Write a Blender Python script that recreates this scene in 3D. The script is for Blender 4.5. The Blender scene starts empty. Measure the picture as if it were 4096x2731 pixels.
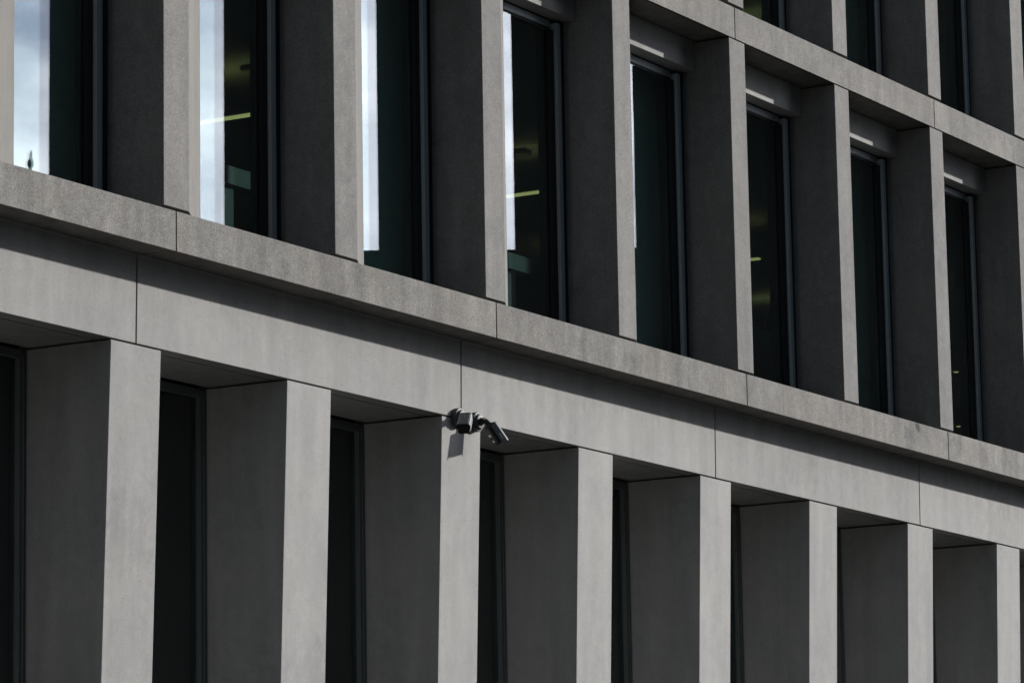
import bpy, bmesh, math, random
from mathutils import Vector, Matrix
random.seed(4)
S = 4/3.0            # layout units -> metres (bay = 1.5 units = 2 m)
H = 5.807            # height in metres of layout level 0 (underside of the lower band)
BAY = 1.5
scn = bpy.context.scene
def W(x, d, z):      # x along the facade, d out towards the street, z up
    return Vector((x*S, -d*S, z*S + H))
# ---------------------------------------------------------------- camera
cd = bpy.data.cameras.new('camera'); cam = bpy.data.objects.new('camera', cd)
scn.collection.objects.link(cam); scn.camera = cam
yaw, pitch, roll = [math.radians(a) for a in (30.6148, 9.8507, -1.003)]
fw = Vector((math.cos(yaw)*math.cos(pitch), math.sin(yaw)*math.cos(pitch), math.sin(pitch)))
rt = fw.cross(Vector((0, 0, 1))).normalized(); up = rt.cross(fw)
r2 = math.cos(roll)*rt + math.sin(roll)*up; u2 = -math.sin(roll)*rt + math.cos(roll)*up
M = Matrix((r2, u2, -fw)).transposed().to_4x4(); M.translation = W(-12.8811, 10.7453, -3.1551)
cam.matrix_world = M
cd.sensor_width = 36; cd.lens = 15172.09/4096*36; cd.clip_start = .1; cd.clip_end = 3000
# ---------------------------------------------------------------- light
SUN_AZ, SUN_EL = math.radians(59), math.radians(18.1)    # azimuth from the facade normal, to the right
sd = Vector((math.sin(SUN_AZ)*math.cos(SUN_EL), -math.cos(SUN_AZ)*math.cos(SUN_EL), math.sin(SUN_EL)))
sl = bpy.data.lights.new('sun', 'SUN'); sl.energy = 5.0; sl.angle = math.radians(1.1); sl.color = (1, .972, .925)
sun = bpy.data.objects.new('sun', sl); scn.collection.objects.link(sun)
sun.rotation_euler = sd.to_track_quat('Z', 'Y').to_euler()
w = bpy.data.worlds.new('World'); scn.world = w; w.use_nodes = True
nt = w.node_tree; N = nt.nodes; L = nt.links; N.clear()
out = N.new('ShaderNodeOutputWorld'); bg = N.new('ShaderNodeBackground'); L.new(bg.outputs[0], out.inputs[0])
sky = N.new('ShaderNodeTexSky'); sky.sky_type = 'NISHITA'; sky.sun_disc = False
sky.sun_elevation = SUN_EL; sky.sun_rotation = math.atan2(sd.x, sd.y); sky.air_density = 1.3; sky.dust_density = .3; sky.ozone_density = 2
bg.inputs[1].default_value = .066
tc = N.new('ShaderNodeTexCoord')
def wn(t, **k):
    n = N.new(t)
    for a, b in k.items(): setattr(n, a, b)
    return n
mp = wn('ShaderNodeMapping'); mp.inputs['Scale'].default_value = (1, 1, 2.2); L.new(tc.outputs['Generated'], mp.inputs[0])
cn = wn('ShaderNodeTexNoise'); cn.inputs['Scale'].default_value = 7.5; cn.inputs['Detail'].default_value = 7; cn.inputs['Roughness'].default_value = .55
cn.inputs['Distortion'].default_value = .3
L.new(mp.outputs[0], cn.inputs['Vector'])
cr = wn('ShaderNodeValToRGB'); cr.color_ramp.elements[0].position = .36; cr.color_ramp.elements[1].position = .62
L.new(cn.outputs['Fac'], cr.inputs[0])
# broken cloud bank lit from behind on the sun's side of the sky
dt = wn('ShaderNodeVectorMath', operation='DOT_PRODUCT'); dt.inputs[1].default_value = sd; L.new(tc.outputs['Generated'], dt.inputs[0])
mr = wn('ShaderNodeMapRange', interpolation_type='SMOOTHSTEP'); mr.inputs['From Min'].default_value = .80; mr.inputs['From Max'].default_value = .998
mr.inputs['To Min'].default_value = 0; mr.inputs['To Max'].default_value = 1; L.new(dt.outputs['Value'], mr.inputs['Value'])
cc = wn('ShaderNodeMix', data_type='RGBA'); cc.inputs['A'].default_value = (1.6, 1.9, 2.5, 1); cc.inputs['B'].default_value = (62, 62, 66, 1)
L.new(mr.outputs[0], cc.inputs['Factor'])
mx = wn('ShaderNodeMix', data_type='RGBA'); L.new(cr.outputs['Color'], mx.inputs['Factor'])
mm = wn('ShaderNodeMix', data_type='RGBA'); mm.inputs['Factor'].default_value = 1
hz = wn('ShaderNodeMix', data_type='RGBA'); hz.inputs['B'].default_value = (17, 18.5, 24, 1)      # thin high veil around the sun
hf = wn('ShaderNodeMapRange', interpolation_type='SMOOTHSTEP'); hf.inputs['From Min'].default_value = .80; hf.inputs['From Max'].default_value = .96
L.new(dt.outputs['Value'], hf.inputs['Value']); L.new(hf.outputs[0], hz.inputs['Factor']); L.new(sky.outputs[0], hz.inputs['A'])
L.new(hz.outputs['Result'], mx.inputs['A']); L.new(cc.outputs['Result'], mx.inputs['B']); L.new(mx.outputs['Result'], bg.inputs[0])
scn.render.engine = 'CYCLES'
scn.view_settings.view_transform = 'Standard'; scn.view_settings.look = 'None'; scn.view_settings.gamma = 1
scn.view_settings.exposure = 0.58
scn.render.resolution_x = 1024; scn.render.resolution_y = 682
scn.cycles.transparent_max_bounces = 24; scn.cycles.max_bounces = 8

# ---------------------------------------------------------------- materials
class NB:
    def __init__(s, name):
        s.m = bpy.data.materials.new(name); s.m.use_nodes = True; s.t = s.m.node_tree; s.n = s.t.nodes; s.n.clear()
        s.out = s.n.new('ShaderNodeOutputMaterial')
    def new(s, t, ins=None, **k):
        n = s.n.new(t)
        for a, b in k.items(): setattr(n, a, b)
        for a, b in (ins or {}).items():
            if isinstance(b, bpy.types.NodeSocket): s.t.links.new(b, n.inputs[a])
            else: n.inputs[a].default_value = b
        return n
    def noise(s, vec, sc, det=3, ro=.6, dist=0):
        return s.new('ShaderNodeTexNoise', {'Vector': vec, 'Scale': sc, 'Detail': det, 'Roughness': ro, 'Distortion': dist}).outputs['Fac']
    def rng(s, v, a, b, c, d, smooth=False):
        return s.new('ShaderNodeMapRange', {'Value': v, 'From Min': a, 'From Max': b, 'To Min': c, 'To Max': d}, interpolation_type='SMOOTHSTEP' if smooth else 'LINEAR').outputs[0]
    def math(s, op, a, b):
        return s.new('ShaderNodeMath', {0: a, 1: b}, operation=op).outputs[0]
    def mixc(s, f, a, b, mode='MIX'):
        return s.new('ShaderNodeMix', {'Factor': f, 'A': a, 'B': b}, data_type='RGBA', blend_type=mode).outputs['Result']
    def vmul(s, v, k):
        return s.new('ShaderNodeVectorMath', {0: v, 1: k}, operation='MULTIPLY').outputs[0]

def stone(name, base, tint, grain, grain_amt, mott, bump, streak, pits, spots=()):
    b = NB(name); pos = b.new('ShaderNodeNewGeometry').outputs['Position']
    big = b.noise(pos, 1.7, 4, .6, .4); mid = b.noise(pos, 11, 4, .65, .3)
    fine = b.noise(pos, grain, 2, .8); fine2 = b.noise(pos, grain*2.3, 2, .9)
    strv = b.vmul(pos, (5.5, 5.5, .55)); st = b.noise(strv, 1.0, 4, .6)
    col = b.mixc(b.rng(mid, .34, .68, 0, 1), (*[c*(1-mott) for c in base], 1), (*[c*(1+mott) for c in base], 1))
    col = b.mixc(b.rng(big, .40, .68, 0, .8), col, (*tint, 1))
    k = b.rng(st, .3, .7, 1-streak, 1+streak*.5)
    g = b.rng(fine, .34, .66, 1-grain_amt, 1+grain_amt)
    g2 = b.rng(fine2, .36, .64, 1-grain_amt*.7, 1+grain_amt*.7)
    kk = b.math('MULTIPLY', b.math('MULTIPLY', g, g2), k)
    rnd = b.new('ShaderNodeObjectInfo').outputs['Random']
    kk = b.math('MULTIPLY', kk, b.rng(rnd, 0, 1, .93, 1.07))
    cloudy = b.noise(b.vmul(pos, (1, 1, .7)), 4.3, 5, .7, .8)
    kk = b.math('MULTIPLY', kk, b.rng(cloudy, .35, .65, 1-mott*.9, 1+mott*.7))
    vr = b.new('ShaderNodeTexVoronoi', {'Vector': pos, 'Scale': 27.0, 'Randomness': 1.0})
    hole = b.rng(vr.outputs['Distance'], .06, .17, 1-pits, 1, True)
    sel = b.new('ShaderNodeSeparateColor', {0: vr.outputs['Color']})
    pick = b.math('GREATER_THAN', sel.outputs[0], .8)
    hole = b.new('ShaderNodeMix', {'Factor': pick, 'A': 1.0, 'B': hole}, data_type='FLOAT').outputs[0]
    lite = b.new('ShaderNodeMix', {'Factor': b.math('LESS_THAN', sel.outputs[1], .12), 'A': 1.0, 'B': b.rng(vr.outputs['Distance'], .05, .16, 1+pits*.7, 1, True)}, data_type='FLOAT').outputs[0]
    kk = b.math('MULTIPLY', b.math('MULTIPLY', kk, hole), lite)
    for (p, r, dark) in spots:
        dv = b.new('ShaderNodeVectorMath', {0: pos, 1: p}, operation='DISTANCE').outputs['Value']
        dv = b.math('ADD', dv, b.rng(mid, .3, .7, -r*.7, r*.7))
        kk = b.math('MULTIPLY', kk, b.rng(dv, r*.4, r*1.2, dark, 1, True))
    cv = b.new('ShaderNodeCombineXYZ', {0: kk, 1: kk, 2: kk}).outputs[0]
    col = b.mixc(1.0, col, cv, 'MULTIPLY')
    bs = b.new('ShaderNodeBsdfPrincipled', {'Base Color': col, 'Roughness': .9})
    bs.inputs['Specular IOR Level'].default_value = .15
    if bump:
        h = b.math('ADD', b.math('MULTIPLY', fine, 1.0), b.math('MULTIPLY', fine2, .6))
        bp = b.new('ShaderNodeBump', {'Height': h, 'Strength': bump, 'Distance': .004})
        b.t.links.new(bp.outputs[0], bs.inputs['Normal'])
    b.t.links.new(bs.outputs[0], b.out.inputs[0]); return b.m
ledge_spot = W(10.25, .2195, .60)
ROUGH = stone('rough_stone', (.150, .146, .138), (.176, .165, .150), 125, .34, .13, .7, .24, .20, [(ledge_spot, .04, .35), (W(10.9, .2195, .55), .16, .80), (W(10.1, .2195, .50), .12, .84), (W(3.35, .2195, .55), .20, .90), (W(.9, .2195, .5), .22, .88), (W(6.3, .2195, .47), .14, .9), (W(11.35, .2195, .53), .10, .84)])
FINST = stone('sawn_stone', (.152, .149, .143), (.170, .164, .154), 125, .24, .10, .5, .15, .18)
SPLAY = stone('honed_splay_dimmed', (.118, .115, .109), (.130, .125, .117), 100, .10, .07, .25, .08, .15)  # smoother finish, its colour also darkened to tone down sunlight on the splay
SMOOTH = stone('smooth_stone', (.236, .235, .231), (.262, .254, .242), 90, .07, .055, .14, .13, .50, [(W(1.7, 0, -.9), .3, .93), (W(4.75, 0, -.2), .06, .93), (W(3.3, 0, -1.6), .4, .93), (W(8.9, 0, .2), .3, .94), (W(12.0, 0, .15), .35, .92)])
def plain(name, col, rough=.5, metal=0, spec=.5, nz=0):
    b = NB(name); pos = b.new('ShaderNodeNewGeometry').outputs['Position']
    n = b.rng(b.noise(pos, 14, 4), .3, .7, 1-nz, 1+nz)
    c = b.mixc(1.0, (*col, 1), b.new('ShaderNodeCombineXYZ', {0: n, 1: n, 2: n}).outputs[0], 'MULTIPLY')
    bs = b.new('ShaderNodeBsdfPrincipled', {'Base Color': c, 'Roughness': rough, 'Metallic': metal})
    bs.inputs['Specular IOR Level'].default_value = spec
    b.t.links.new(bs.outputs[0], b.out.inputs[0]); return b.m
FRAME = plain('anodised_frame', (.20, .225, .235), .5, .1, .4, .06)
FRAMED = plain('dark_frame', (.085, .095, .095), .5, .1, .4, .06)
BLACK = plain('black_gasket', (.012, .012, .013), .7, 0, .2)
JOINT = plain('joint_filler', (.03, .03, .03), .9, 0, .1)
BLIND = plain('green_grey_blind', (.44, .53, .51), .8, 0, .2, .1)
ROOM = plain('room_surface', (.14, .14, .13), .9, 0, .2, .1)
CEIL = plain('ceiling_paint', (.30, .30, .27), .9, 0, .2, .05)
WPAINT = plain('pale_paint', (.12, .15, .15), .8, 0, .2, .05)
LAMPB = plain('lamp_housing', (.10, .10, .09), .5, .3)
CAMGREY = plain('camera_shield', (.085, .088, .095), .42, .0, .35, .05)
CAMDARK = plain('camera_housing', (.010, .011, .012), .5, 0, .35, .05)
CAMBASE = plain('camera_base', (.050, .050, .050), .6, 0, .25, .05)
STICK = plain('sticker_white', (.62, .64, .64), .5)
CHROME = plain('screw_steel', (.55, .55, .55), .25, 1)
LENS = plain('lens_glass', (.004, .004, .005), .08, 0, .6)
ASPH = plain('asphalt', (.040, .043, .037), .9, 0, .2, .2)
PAVE = plain('paving', (.22, .215, .20), .9, 0, .2, .12)
BRICK = plain('far_render', (.30, .31, .31), .9, 0, .2, .1)
DARKWIN = plain('far_window', (.02, .03, .035), .15)
LEAF = plain('leaf', (.05, .075, .03), .8, 0, .2, .35)
BARK = plain('bark', (.09, .07, .05), .9, 0, .2, .2)
def glassmat(name, f0, tint):
    b = NB(name)
    lw = b.new('ShaderNodeLayerWeight', {'Blend': .5}).outputs['Facing']
    f = b.math('MULTIPLY', b.math('POWER', lw, 5.0), 1-f0); f = b.math('ADD', f, f0)
    tr = b.new('ShaderNodeBsdfTransparent', {'Color': (*tint, 1)}).outputs[0]
    pos = b.new('ShaderNodeNewGeometry').outputs['Position']
    bp = b.new('ShaderNodeBump', {'Height': b.noise(pos, 1.1, 1, .4), 'Strength': .04, 'Distance': .02})
    gl = b.new('ShaderNodeBsdfGlossy', {'Color': (.95, .97, 1, 1), 'Roughness': .0, 'Normal': bp.outputs[0]}).outputs[0]
    ms = b.new('ShaderNodeMixShader', {0: f, 1: tr, 2: gl}).outputs[0]
    b.t.links.new(ms, b.out.inputs[0]); return b.m
GLASS = glassmat('solar_glass', .075, (.80, .86, .85))
def emit(name, col, s):
    b = NB(name); e = b.new('ShaderNodeEmission', {'Color': (*col, 1), 'Strength': s}).outputs[0]
    b.t.links.new(e, b.out.inputs[0]); return b.m
GLOW = emit('lamp_diffuser', (1.0, .93, .36), 0.42)
UPGLOW = emit('lamp_uplight', (1.0, .93, .36), 2.2)

# ---------------------------------------------------------------- mesh helpers
def mk(name, verts, faces, mat, parent=None, bev=0, loc=None, smooth=False):
    me = bpy.data.meshes.new(name); me.from_pydata([tuple(v) for v in verts], [], faces)
    bm = bmesh.new(); bm.from_mesh(me); bmesh.ops.recalc_face_normals(bm, faces=bm.faces); bm.to_mesh(me); bm.free()
    for m in (mat if isinstance(mat, (list, tuple)) else [mat]): me.materials.append(m)
    o = bpy.data.objects.new(name, me); scn.collection.objects.link(o)
    if parent: o.parent = parent
    if loc is not None: o.location = loc
    if smooth:
        for p in me.polygons: p.use_smooth = True
    if bev:
        b = o.modifiers.new('edge', 'BEVEL'); b.width = bev; b.segments = 2; b.limit_method = 'ANGLE'; b.angle_limit = .6
        b.harden_normals = False
    return o
class MB:
    """collects shapes into one mesh"""
    def __init__(s): s.v = []; s.f = []
    def add(s, v, f):
        n = len(s.v); s.v += list(v); s.f += [[i+n for i in q] for q in f]; return s
    def prism(s, poly, z0, z1, rake=0, zref=0):   # poly in (x,d); rake moves the street side only
        n = len(poly); dmax = max(p[1] for p in poly)
        def P(p, z):
            d = p[1] + (rake*(z-zref) if p[1] > dmax-.02 else 0)
            return W(p[0], d, z)-W(0, 0, 0)
        v = [P(p, z0) for p in poly] + [P(p, z1) for p in poly]
        f = [list(range(n))[::-1], list(range(n, 2*n))] + [[i, (i+1) % n, n+(i+1) % n, n+i] for i in range(n)]
        return s.add(v, f)
    def box(s, x0, x1, d0, d1, z0, z1, rake=0, zref=0):
        return s.prism([(x0, d0), (x1, d0), (x1, d1), (x0, d1)], z0, z1, rake, zref)
    def make(s, name, mat, parent=None, bev=0, x=0, **k):
        return mk(name, s.v, s.f, mat, parent, bev, W(x, 0, 0) if parent is None or parent.type == 'EMPTY' else None, **k)
def tag(o, label=None, cat=None, group=None, kind=None):
    if label: o['label'] = label
    if cat: o['category'] = cat
    if group: o['group'] = group
    if kind: o['kind'] = kind
    return o
def empty(name, loc, label, cat, group=None):
    o = bpy.data.objects.new(name, None); scn.collection.objects.link(o); o.location = loc
    return tag(o, label, cat, group)
def dup(o, dloc, parent=None):
    c = o.copy(); scn.collection.objects.link(c); c.location = o.location + dloc if dloc is not None else o.location
    c.parent = parent if parent else o.parent
    for ch in o.children: dup(ch, None, c)
    return c
# ---------------------------------------------------------------- the office building
bld = empty('office_building', (0, 0, 0), 'grey stone office building with deep vertical piers, stone bands and dark glazing', 'building')
XL, WL, KL = 1.5136, .4054, .0343
XU, WU, DU = 1.6654, .2094, .2015
DG, DLIN = -.122, -.0457
ST = 2.3319                        # storey height
LT, LB, LD = .6286, .4305, .2195   # first ledge
GROUND = -H/S
I0, I1 = -5, 14                    # bays built
bayvec = Vector((BAY*S, 0, 0))
# lower piers: smooth stone, their street face leaning out towards the top
pier = MB().box(XL, XL+WL, -.52, 0, GROUND, -.0090, KL, 0).make('lower_pier', SMOOTH, bld, .004, x=I0*BAY)
for i in range(I0+1, I1): dup(pier, bayvec*(i-I0))
# lower band panels, two bays each, joints centred on every second pier
g = .0055
jS, jL = 1.7145, 1.743
CR = .014
bp_ = [(0, .0)] + [(.0065 + CR*(1-math.cos(a)), LB + .002 - CR + CR*math.sin(a)) for a in [math.radians(t) for t in range(0, 91, 9)]] + [(.0065+CR, LB+.006), (-.10, LB+.006), (-.10, .0)]
nb = len(bp_)
seg = MB().add([W(x, d, z)-W(0, 0, 0) for x in (g, 2*BAY-g) for d, z in bp_],
               [list(range(nb)), list(range(nb, 2*nb))[::-1]] + [[i, (i+1) % nb, nb+(i+1) % nb, nb+i] for i in range(nb)])
sp = seg.make('lower_band_panel', SMOOTH, bld, .003, x=jS+(I0-1)*BAY)
for k in range(1, 10): dup(sp, bayvec*2*k)
MB().box(I0*BAY-1, I1*BAY+1, -.5, -.113, .0012, LB-.004).make('lower_soffit', SMOOTH, bld)
MB().box(I0*BAY-1, I1*BAY+1, -.114, -.098, .012, LB-.008).make('joint_backing', JOINT, bld)
# ledges: rough stone slabs, two bays each, drip groove under the front edge
def ledge(z0, z1, d, name):
    a = W(0, 0, 0)
    prof = [(d, z0), (d, z1), (-.30, z1+.0), (-.30, z0+.0065), (d-.030, z0+.0065), (d-.030, z0+.020), (d-.010, z0+.020), (d-.010, z0)]
    n = len(prof)
    v = [W(x, p, z)-a for x in (g*.8, 2*BAY-g*.8) for p, z in prof]
    f = [list(range(n)), list(range(n, 2*n))[::-1]] + [[i, (i+1) % n, n+(i+1) % n, n+i] for i in range(n)]
    o = MB().add(v, f).make(name, ROUGH, bld, .003, x=jL+(I0-1)*BAY)
    for k in range(1, 10): dup(o, bayvec*2*k)
    MB().box(I0*BAY-1, I1*BAY+1, -.25, d-.06, z0+.02, z1-.012).make('joint_backing', JOINT, bld)
ledge(LB, LT, LD, 'ledge')
NST = 3
for s in range(1, NST+1): ledge(2.7576+(s-1)*ST, 2.9605+(s-1)*ST, .206, 'ledge')
# upper piers: sawn stone, left flank square, right flank splayed back
def upier(z0, z1, nm):
    a = .45
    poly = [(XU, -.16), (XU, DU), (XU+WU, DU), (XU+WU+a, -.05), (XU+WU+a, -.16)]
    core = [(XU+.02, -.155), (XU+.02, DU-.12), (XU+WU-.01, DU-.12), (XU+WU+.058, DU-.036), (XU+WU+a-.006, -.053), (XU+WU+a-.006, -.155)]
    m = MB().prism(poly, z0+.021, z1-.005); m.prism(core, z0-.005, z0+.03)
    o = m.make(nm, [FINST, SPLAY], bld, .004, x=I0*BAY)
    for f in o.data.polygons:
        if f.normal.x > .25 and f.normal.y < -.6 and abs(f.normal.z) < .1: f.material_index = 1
    for i in range(I0+1, I1): dup(o, bayvec*(i-I0))
for s in range(NST): upier(LT+s*ST, 2.7576+s*ST, 'upper_pier')
# lintels and windows
for s in range(NST):
    z0 = LT + s*ST; zt = 2.7576 + s*ST; zl = 2.5705 + s*ST
    xa, xb = XU+WU+.40-BAY, XU     # bay to the left of the pier
    ln = MB().box(xa, xb-.0035, -.16, DLIN, zl, zt+.003).make('lintel', SMOOTH, bld, .003, x=(I0+1)*BAY)
    for i in range(I0+2, I1): dup(ln, bayvec*(i-I0-1))
    # window: frame, black sash, two panes
    fx1, fx0, wa = XU-.064, XU-.128, XU+WU+.44-BAY
    fd = -.105
    fr = MB().box(fx0, fx1-.024, fd-.05, fd, z0-.02, zl-.03).box(fx1-.022, fx1, fd-.05, fd-.012, z0-.02, zl-.03)
    fr.box(wa, fx0, fd-.06, fd-.045, zl-.055, zl-.012).box(wa, wa+.03, fd-.05, fd, z0-.02, zl-.056)
    fr = fr.make('window', FRAME, bld, .0025, x=(I0+1)*BAY)
    sa = MB().box(fx0-.045, fx0-.001, fd-.06, fd-.022, z0-.02, zl-.075).box(wa+.031, fx0-.001, fd-.07, fd-.050, zl-.074, zl-.0555)
    sa.box(fx1+.001, XU+.05, fd-.10, fd-.03, z0-.02, zl).box(wa, XU+.04, -.23, -.18, zl-.011, zl+.2)
    sa = sa.make('sash', BLACK, fr)
    p1 = MB().box(wa+.031, fx0-.046, fd-.045, fd-.041, z0-.02, zl-.075).make('pane', GLASS, fr)
    p2 = MB().box(wa+.031, fx0-.046, fd-.075, fd-.071, z0-.02, zl-.075).make('inner_pane', GLASS, fr)
    for i in range(I0+2, I1): dup(fr, bayvec*(i-I0-1))
    # inside: reveal behind every pier, blinds in every second bay
    jb = MB().box(XU-.045, XU+.3, -.295, -.20, z0-.02, zt).make('inner_reveal', ROOM, bld, x=I0*BAY)
    for i in range(I0+1, I1): dup(jb, bayvec*(i-I0))
    bl = MB().box(XU-BAY+.3, XU+.22, -.31, -.30, z0-.02, zt).make('blind', BLIND, bld, x=-4*BAY)
    for i in range(-2, I1, 2): dup(bl, bayvec*(i+4))
    MB().box(I0*BAY, I1*BAY, -9, -.20, z0-.16, z0-.02).make('floor_slab', ROOM, bld)
    MB().box(I0*BAY, I1*BAY, -9, -.24, zl+.01, zl+.06).make('room_ceiling', CEIL, bld)
    MB().box(I0*BAY, I1*BAY, -9.2, -9.01, z0, zt).make('rear_wall', ROOM, bld)
# lower windows
wa = XL+WL-BAY
fr = MB().box(XL-.056, XL-.004, -.56, -.505, GROUND, -.02).box(wa+.01, XL-.057, -.56, -.505, -.056, -.014)
fr.box(XL-.030, XL-.026, -.52, -.500, GROUND, -.045)
fr = fr.make('lower_window', FRAMED, bld, .002, x=(I0+1)*BAY)
MB().box(wa, XL-.057, -.540, -.534, GROUND, -.057).make('pane', GLASS, fr)
MB().box(wa, XL+.02, -.62, -.57, GROUND, .02).make('backing', BLACK, fr)
for i in range(I0+2, I1): dup(fr, bayvec*(i-I0-1))
# end walls and roof close the block
MB().box(I0*BAY-.4, I0*BAY+.02, -9.2, -.24, GROUND, 2.7576+NST*ST-1.9).make('end_wall', ROUGH, bld)
MB().box(I1*BAY-.02, I1*BAY+.4, -9.2, -.24, GROUND, 2.7576+NST*ST-1.9).make('end_wall', ROUGH, bld)
MB().box(I0*BAY, I1*BAY, -9.2, -.1, 2.9705+(NST-1)*ST, 3.05+(NST-1)*ST).make('roof', ROUGH, bld)
# inner beam and columns seen through the clear windows
for s in range(1):
    MB().box(I0*BAY, I1*BAY, -1.10, -1.0, LT+.68, LT+.78).make('inner_beam', WPAINT, bld)
    c0 = MB().box(3.90, 4.02, -1.12, -1.03, LT-.02, LT+.68).make('inner_column', WPAINT, bld)
    for k in (1, 2, 3, 4): dup(c0, bayvec*2*k)
# pendant lamps in the rooms
def lamp(X, z, label, d0=-3.6, d1=-1.80):
    r = empty('pendant_lamp', W(X, d1, z), label, 'lamp', 'pendant lamps inside the upper floors')
    def part(nm, x0, x1, a, b, c, d, m, par=r):
        q = MB().box(x0, x1, a, b, c, d); q.v = [v + (W(X, 0, z)-W(0, 0, 0)) - (W(X, d1, z)-W(0, 0, 0)) for v in q.v]
        return mk(nm, q.v, q.f, m, par)
    part('housing', -.04, .04, d0, d1, .0, .018, LAMPB)
    part('side', -.04, -.034, d0, d1, .0182, .055, LAMPB); part('side', .034, .04, d0, d1, .0182, .055, LAMPB); part('end', -.0338, .0338, d1-.004, d1-.0005, .0182, .055, LAMPB)
    part('diffuser', -.024, .024, d0+.02, d1-.02, -.012, -.0005, GLOW)
    part('uplight', -.03, .03, d0+.1, d1-.1, .022, .026, UPGLOW)
    for dd in (d1-.35, d0+.3): part('wire', -.002, .002, dd-.002, dd+.002, .0395, .27, LAMPB)
    part('ceiling_rose', -.05, .05, d1-.52, d1-.25, .2702, .30, LAMPB)
    return r
zc = 2.275
lab = ['lit pendant lamp seen high inside the second clear window from the left',
       'lit pendant lamp with dark housing seen inside the window above the security cameras',
       'lit pendant lamp glimpsed inside the window right of the middle of the photo',
       'small lit pendant lamp glimpsed inside the far right window of the long floor']
for k in range(4): lamp(6+3*k, zc, lab[k])
lamp(14.6, zc+ST, 'tiny lit pendant lamp behind the top floor window near the right edge')
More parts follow.
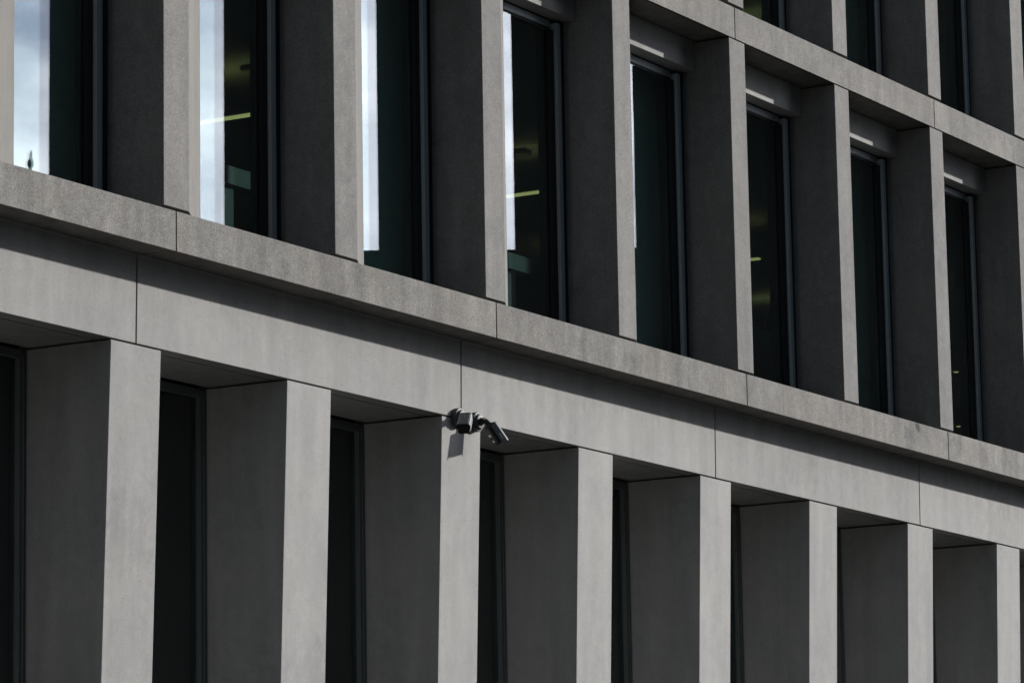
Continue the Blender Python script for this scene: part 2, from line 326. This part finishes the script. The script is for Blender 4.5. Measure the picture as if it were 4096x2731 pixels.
# ---------------------------------------------------------------- security cameras
def frame_from(axis):
    f = axis.normalized(); s = f.cross(Vector((0, 0, 1))).normalized(); u = s.cross(f); return f, s, u
def lathe(c, ax, prof, n=40):
    f, s, u = frame_from(ax); v = []; F = []
    for (t, r) in prof:
        for k in range(n):
            a = 2*math.pi*k/n; v.append(c + f*t + (s*math.cos(a)+u*math.sin(a))*r)
    for j in range(len(prof)-1):
        for k in range(n): F.append([j*n+k, j*n+(k+1) % n, (j+1)*n+(k+1) % n, (j+1)*n+k])
    F.append(list(range(n))[::-1]); F.append([(len(prof)-1)*n+k for k in range(n)])
    return v, F
def security_camera(X, base_d, elbow, body_r, body_f, label, stickers):
    c = W(X, base_d, -.005); r = empty('security_camera', c, label, 'security camera', 'security cameras on the lower band')
    out_ = Vector((0, -1, 0))
    def put(nm, v, F, m, par=r, bev=0, smooth=False):
        return mk(nm, [q - c for q in v], F, m, par, bev, smooth=smooth)
    v, F = lathe(c, out_, [(0, .073), (.034, .073), (.040, .070), (.042, .060), (.050, .058), (.060, .050), (.064, .030), (.066, .0)][:-1])
    base = put('mount_base', v, F, CAMBASE, bev=0)
    for k in range(3):
        a = 2.2 + k*2.1; p = c + Vector((math.cos(a)*.055, -.042, math.sin(a)*.055))
        v, F = lathe(p, out_, [(0, .008), (.003, .008), (.005, .004)], 12); put('screw', v, F, CHROME, base)
    e = W(*elbow)
    st = c + out_*.055
    v, F = lathe(st, e-st, [(0, .030), (.01, .030), ((e-st).length-.012, .024), ((e-st).length+.012, .024), ((e-st).length+.018, .018)], 28)
    arm = put('arm', v, F, CAMDARK)
    rr, ff = W(*body_r), W(*body_f); ax = ff-rr; Lb = ax.length; f, s, u = frame_from(ax)
    v, F = lathe(e+out_*.012, (rr-e)+f*.02, [(0, .020), (.01, .022), (.03, .020), ((rr-e+f*.02).length, .016)], 24)
    put('knuckle', v, F, CAMDARK, arm)
    # body: rounded box section, slightly recessed black face
    def sect(t, w, h, n=6, rad=.018, uo=0):
        pts = []
        for cx, cy, a0 in ((1, 1, 0), (-1, 1, 90), (-1, -1, 180), (1, -1, 270)):
            for k in range(n+1):
                a = math.radians(a0+90*k/n)
                pts.append(rr + f*t + s*(cx*(w-rad)+rad*math.cos(a)) + u*(uo+cy*(h-rad)+rad*math.sin(a)))
        return pts
    def loft(secs):
        v = []; F = []; n = len(secs[0])
        for q in secs: v += q
        for j in range(len(secs)-1):
            for k in range(n): F.append([j*n+k, j*n+(k+1) % n, (j+1)*n+(k+1) % n, (j+1)*n+k])
        F.append(list(range(n))[::-1]); F.append([(len(secs)-1)*n+k for k in range(n)]); return v, F
    v, F = loft([sect(0, 0.0294, 0.0249), sect(.012, 0.0418, 0.0373), sect(.03, 0.0452, 0.0418), sect(Lb-.012, 0.0452, 0.0429), sect(Lb-.006, 0.0429, 0.0407)])
    body = put('camera_body', v, F, CAMDARK, smooth=False)
    v, F = loft([sect(Lb-.0065, 0.0396, 0.0373, rad=.014), sect(Lb-.003, 0.0396, 0.0373, rad=.014)])
    put('front_window', v, F, LENS, body)
    # sunshield: bent sheet over the top and down both sides, overhanging the face
    prof = [(-.053, -.014), (-.053, .030), (-.046, .043), (-.034, .0485), (.034, .0485), (.046, .043), (.053, .030), (.053, -.014)]
    th = .0025; v = []; F = []
    for t, sc in ((.01, .9), (Lb+.018, 1.0)):
        for a, b in prof: v.append(rr + f*t + s*a*sc + u*b)
        for a, b in prof: v.append(rr + f*t + s*(a*sc - math.copysign(th, a)) + u*(b-(th if b > 0 else 0)))
    m = len(prof)
    for j in range(m-1):
        F.append([j, j+1, 2*m+j+1, 2*m+j]); F.append([m+j, 3*m+j, 3*m+j+1, m+j+1])
        F.append([j, m+j, m+j+1, j+1]); F.append([2*m+j, 2*m+j+1, 3*m+j+1, 3*m+j])
    F.append([0, 2*m, 3*m, m]); F.append([m-1, 2*m-1, 4*m-1, 3*m-1])
    sh = put('sunshield', v, F, CAMGREY)
    v, F = lathe(rr + f*(Lb*.42) + u*.0485, u, [(0, .007), (.003, .007), (.0045, .004)], 14); put('screw', v, F, CHROME, sh)
    def plate(p, e1, e2, nrm, m, nm, par):
        q = [p-e1-e2, p+e1-e2, p+e1+e2, p-e1+e2]; q2 = [a+nrm*.0012 for a in q]
        put(nm, q+q2, [[0, 1, 2, 3], [4, 5, 6, 7], [0, 1, 5, 4], [1, 2, 6, 5], [2, 3, 7, 6], [3, 0, 4, 7]], m, par)
    if stickers:
        plate(rr+f*(Lb*.50)-u*.0435-s*.006, s*.021, f*.009, -u, STICK, 'sticker', body)
        plate(rr+f*(Lb*.82)-u*.0435-s*.004, s*.013, f*.009, -u, STICK, 'sticker', body)
    sgn = 1 if stickers else -1
    # small pale maker's mark on the flank of the shield: a dot and short strokes
    for k, (t, wd) in enumerate(((.66, .006), (.74, .003), (.79, .003), (.84, .002), (.88, .003))):
        plate(rr+f*(Lb*t)+u*.008+s*sgn*.0535, f*wd*.6, u*.005, s*sgn, STICK, 'maker_mark', sh)
    return r
security_camera(4.662, 0, (4.655, .072, -.004), (4.606, .098, -.020), (4.492, .150, -.098),
    'dark security camera facing the viewer, left one of the pair on the pier top', False)
security_camera(4.850, 0, (4.842, .066, -.004), (4.846, .098, -.024), (4.900, .138, -.118),
    'dark security camera tilted down to the right with two white stickers underneath', True)
# ---------------------------------------------------------------- street, added sky-blocking buildings and what the glass mirrors
def structure(name, x0, x1, y0, y1, z, mat):
    o = mk(name, [(x0, y0, z), (x1, y0, z), (x1, y1, z), (x0, y1, z)], [[0, 1, 2, 3]], mat); tag(o, kind='structure'); return o
structure('ground', -900, 900, -900, 900, -.02, ASPH)
structure('road', -300, 300, -27, -17, -.012, ASPH)
def block(x, y, wx, wy, h, label, floors):
    r = empty('far_building', (x, y, 0), label, 'building')
    def bx(nm, a, b, c, d, e, f2, m): return mk(nm, [(i, j, k) for i in (a, b) for j in (c, d) for k in (e, f2)],
        [[0, 1, 3, 2], [4, 6, 7, 5], [0, 4, 5, 1], [2, 3, 7, 6], [0, 2, 6, 4], [1, 5, 7, 3]], m, r)
    bx('wall', -wx/2, wx/2, -wy/2, wy/2, 0, h, BRICK)
    bx('roof', -wx/2-.3, wx/2+.3, -wy/2-.3, wy/2+.3, h+.001, h+.5, ASPH)
    fh = h/floors
    v = []; F = []
    for k in range(floors):
        n = int(wx/2.6)
        for q in range(n):
            xx = -wx/2+1.3+q*wx/n; zz = k*fh+.9; b = len(v)
            v += [(xx-.6, wy/2+.02, zz), (xx+.6, wy/2+.02, zz), (xx+.6, wy/2+.02, zz+1.7), (xx-.6, wy/2+.02, zz+1.7)]; F.append([b, b+1, b+2, b+3])
        n = int(wy/2.6)
        for q in range(n):
            yy = -wy/2+1.3+q*wy/n; zz = k*fh+.9; b = len(v)
            v += [(-wx/2-.02, yy-.6, zz), (-wx/2-.02, yy+.6, zz), (-wx/2-.02, yy+.6, zz+1.7), (-wx/2-.02, yy-.6, zz+1.7)]; F.append([b, b+1, b+2, b+3])
    mk('window_glazing', v, F, DARKWIN, r)
    return r
mb_ = block(91.3, -47.4, 30, 18, 22.9, 'pale rendered block with flat roof seen mirrored low in the upper windows', 6)
mb_.rotation_euler.z = math.radians(-32)
block(-10, -50, 88, 20, 23, 'unseen long pale block added across the street to block low sky', 6)  # unseen, added to keep low sky light off the shaded band
block(-100, -50, 70, 20, 21, 'unseen pale block added across the street to the left to block low sky', 5)  # unseen, continues the added row that shuts out low sky
block(-62, -8, 22, 30, 22, 'unseen pale block added on the near side to block low sky from the left', 6)  # unseen, added to cut low sky light coming from the left
block(68.7, -54.5, 7, 3.2, 24.4, 'small rooftop house mirrored at the foot of the leftmost upper window', 7)
tw = empty('finial', (69.6, -53.0, 0), 'slim stone pinnacle mirrored at the foot of the leftmost upper window', 'pinnacle')
def ring(rz, n=10): return [(r*math.cos(2*math.pi*k/n), r*math.sin(2*math.pi*k/n), z) for r, z in rz for k in range(n)]
def ringf(m, n=10): return [[j*n+k, j*n+(k+1) % n, (j+1)*n+(k+1) % n, (j+1)*n+k] for j in range(m-1) for k in range(n)]
mk('shaft', ring([(.16, 0), (.13, 25.2), (.08, 25.3), (.055, 25.9)]), ringf(4), BRICK, tw)
mk('cap', ring([(.05, 25.9), (.10, 26.0), (.10, 26.1), (.05, 26.2), (.05, 26.3), (.01, 26.45)]), ringf(6), BRICK, tw)
def tree(x, y, zc, R, label):
    t = empty('tree', (x, y, 0), label, 'tree', 'trees across the square')
    mk('trunk', ring([(.45, 0), (.3, zc*.6), (.12, zc)]), ringf(3), BARK, t)
    v = []; F = []
    for c in range(60):
        a = random.uniform(0, 6.28); q = random.random()**.5*R; cx, cy, cz = q*math.cos(a), q*math.sin(a), zc+random.uniform(-1, 1)*math.sqrt(max(R*R-q*q, .1))*1.2
        for l in range(60):
            p = Vector((cx+random.gauss(0, .45), cy+random.gauss(0, .45), cz+random.gauss(0, .4)))
            n1 = Vector((random.gauss(0, 1), random.gauss(0, 1), random.gauss(0, 1))).normalized()*.13; n2 = n1.cross(Vector((random.random(), random.random(), random.random()))).normalized()*.10
            b = len(v); v += [p-n1, p-n2, p+n1, p+n2]; F.append([b, b+1, b+2, b+3])
    mk('crown', v, F, LEAF, t)
tree(67.2, -54.6, 22.1, 2.6, 'tall tree whose top shows mirrored left of the pinnacle')
tree(74.5, -52.0, 20.5, 3.2, 'tall tree mirrored to the right of the pinnacle')
def spot(x, d, z, label):
    r = empty('small_lamp', W(x, d, z), label, 'lamp', 'tiny lamps deep inside the right hand windows')
    o = W(0, 0, 0)
    m = MB().box(-.025, .025, -.045, .045, 0, .02); mk('housing', m.v, m.f, LAMPB, r)
    m = MB().box(-.020, .020, -.04, .04, -.006, -.0005); mk('diffuser', m.v, m.f, GLOW, r)
spot(14.86, -1.5, 1.765, 'tiny lit lamp in the lower half of the far right long window')
spot(14.88, -1.5, 1.325, 'tiny lit lamp at the bottom of the far right long window')
print('built')
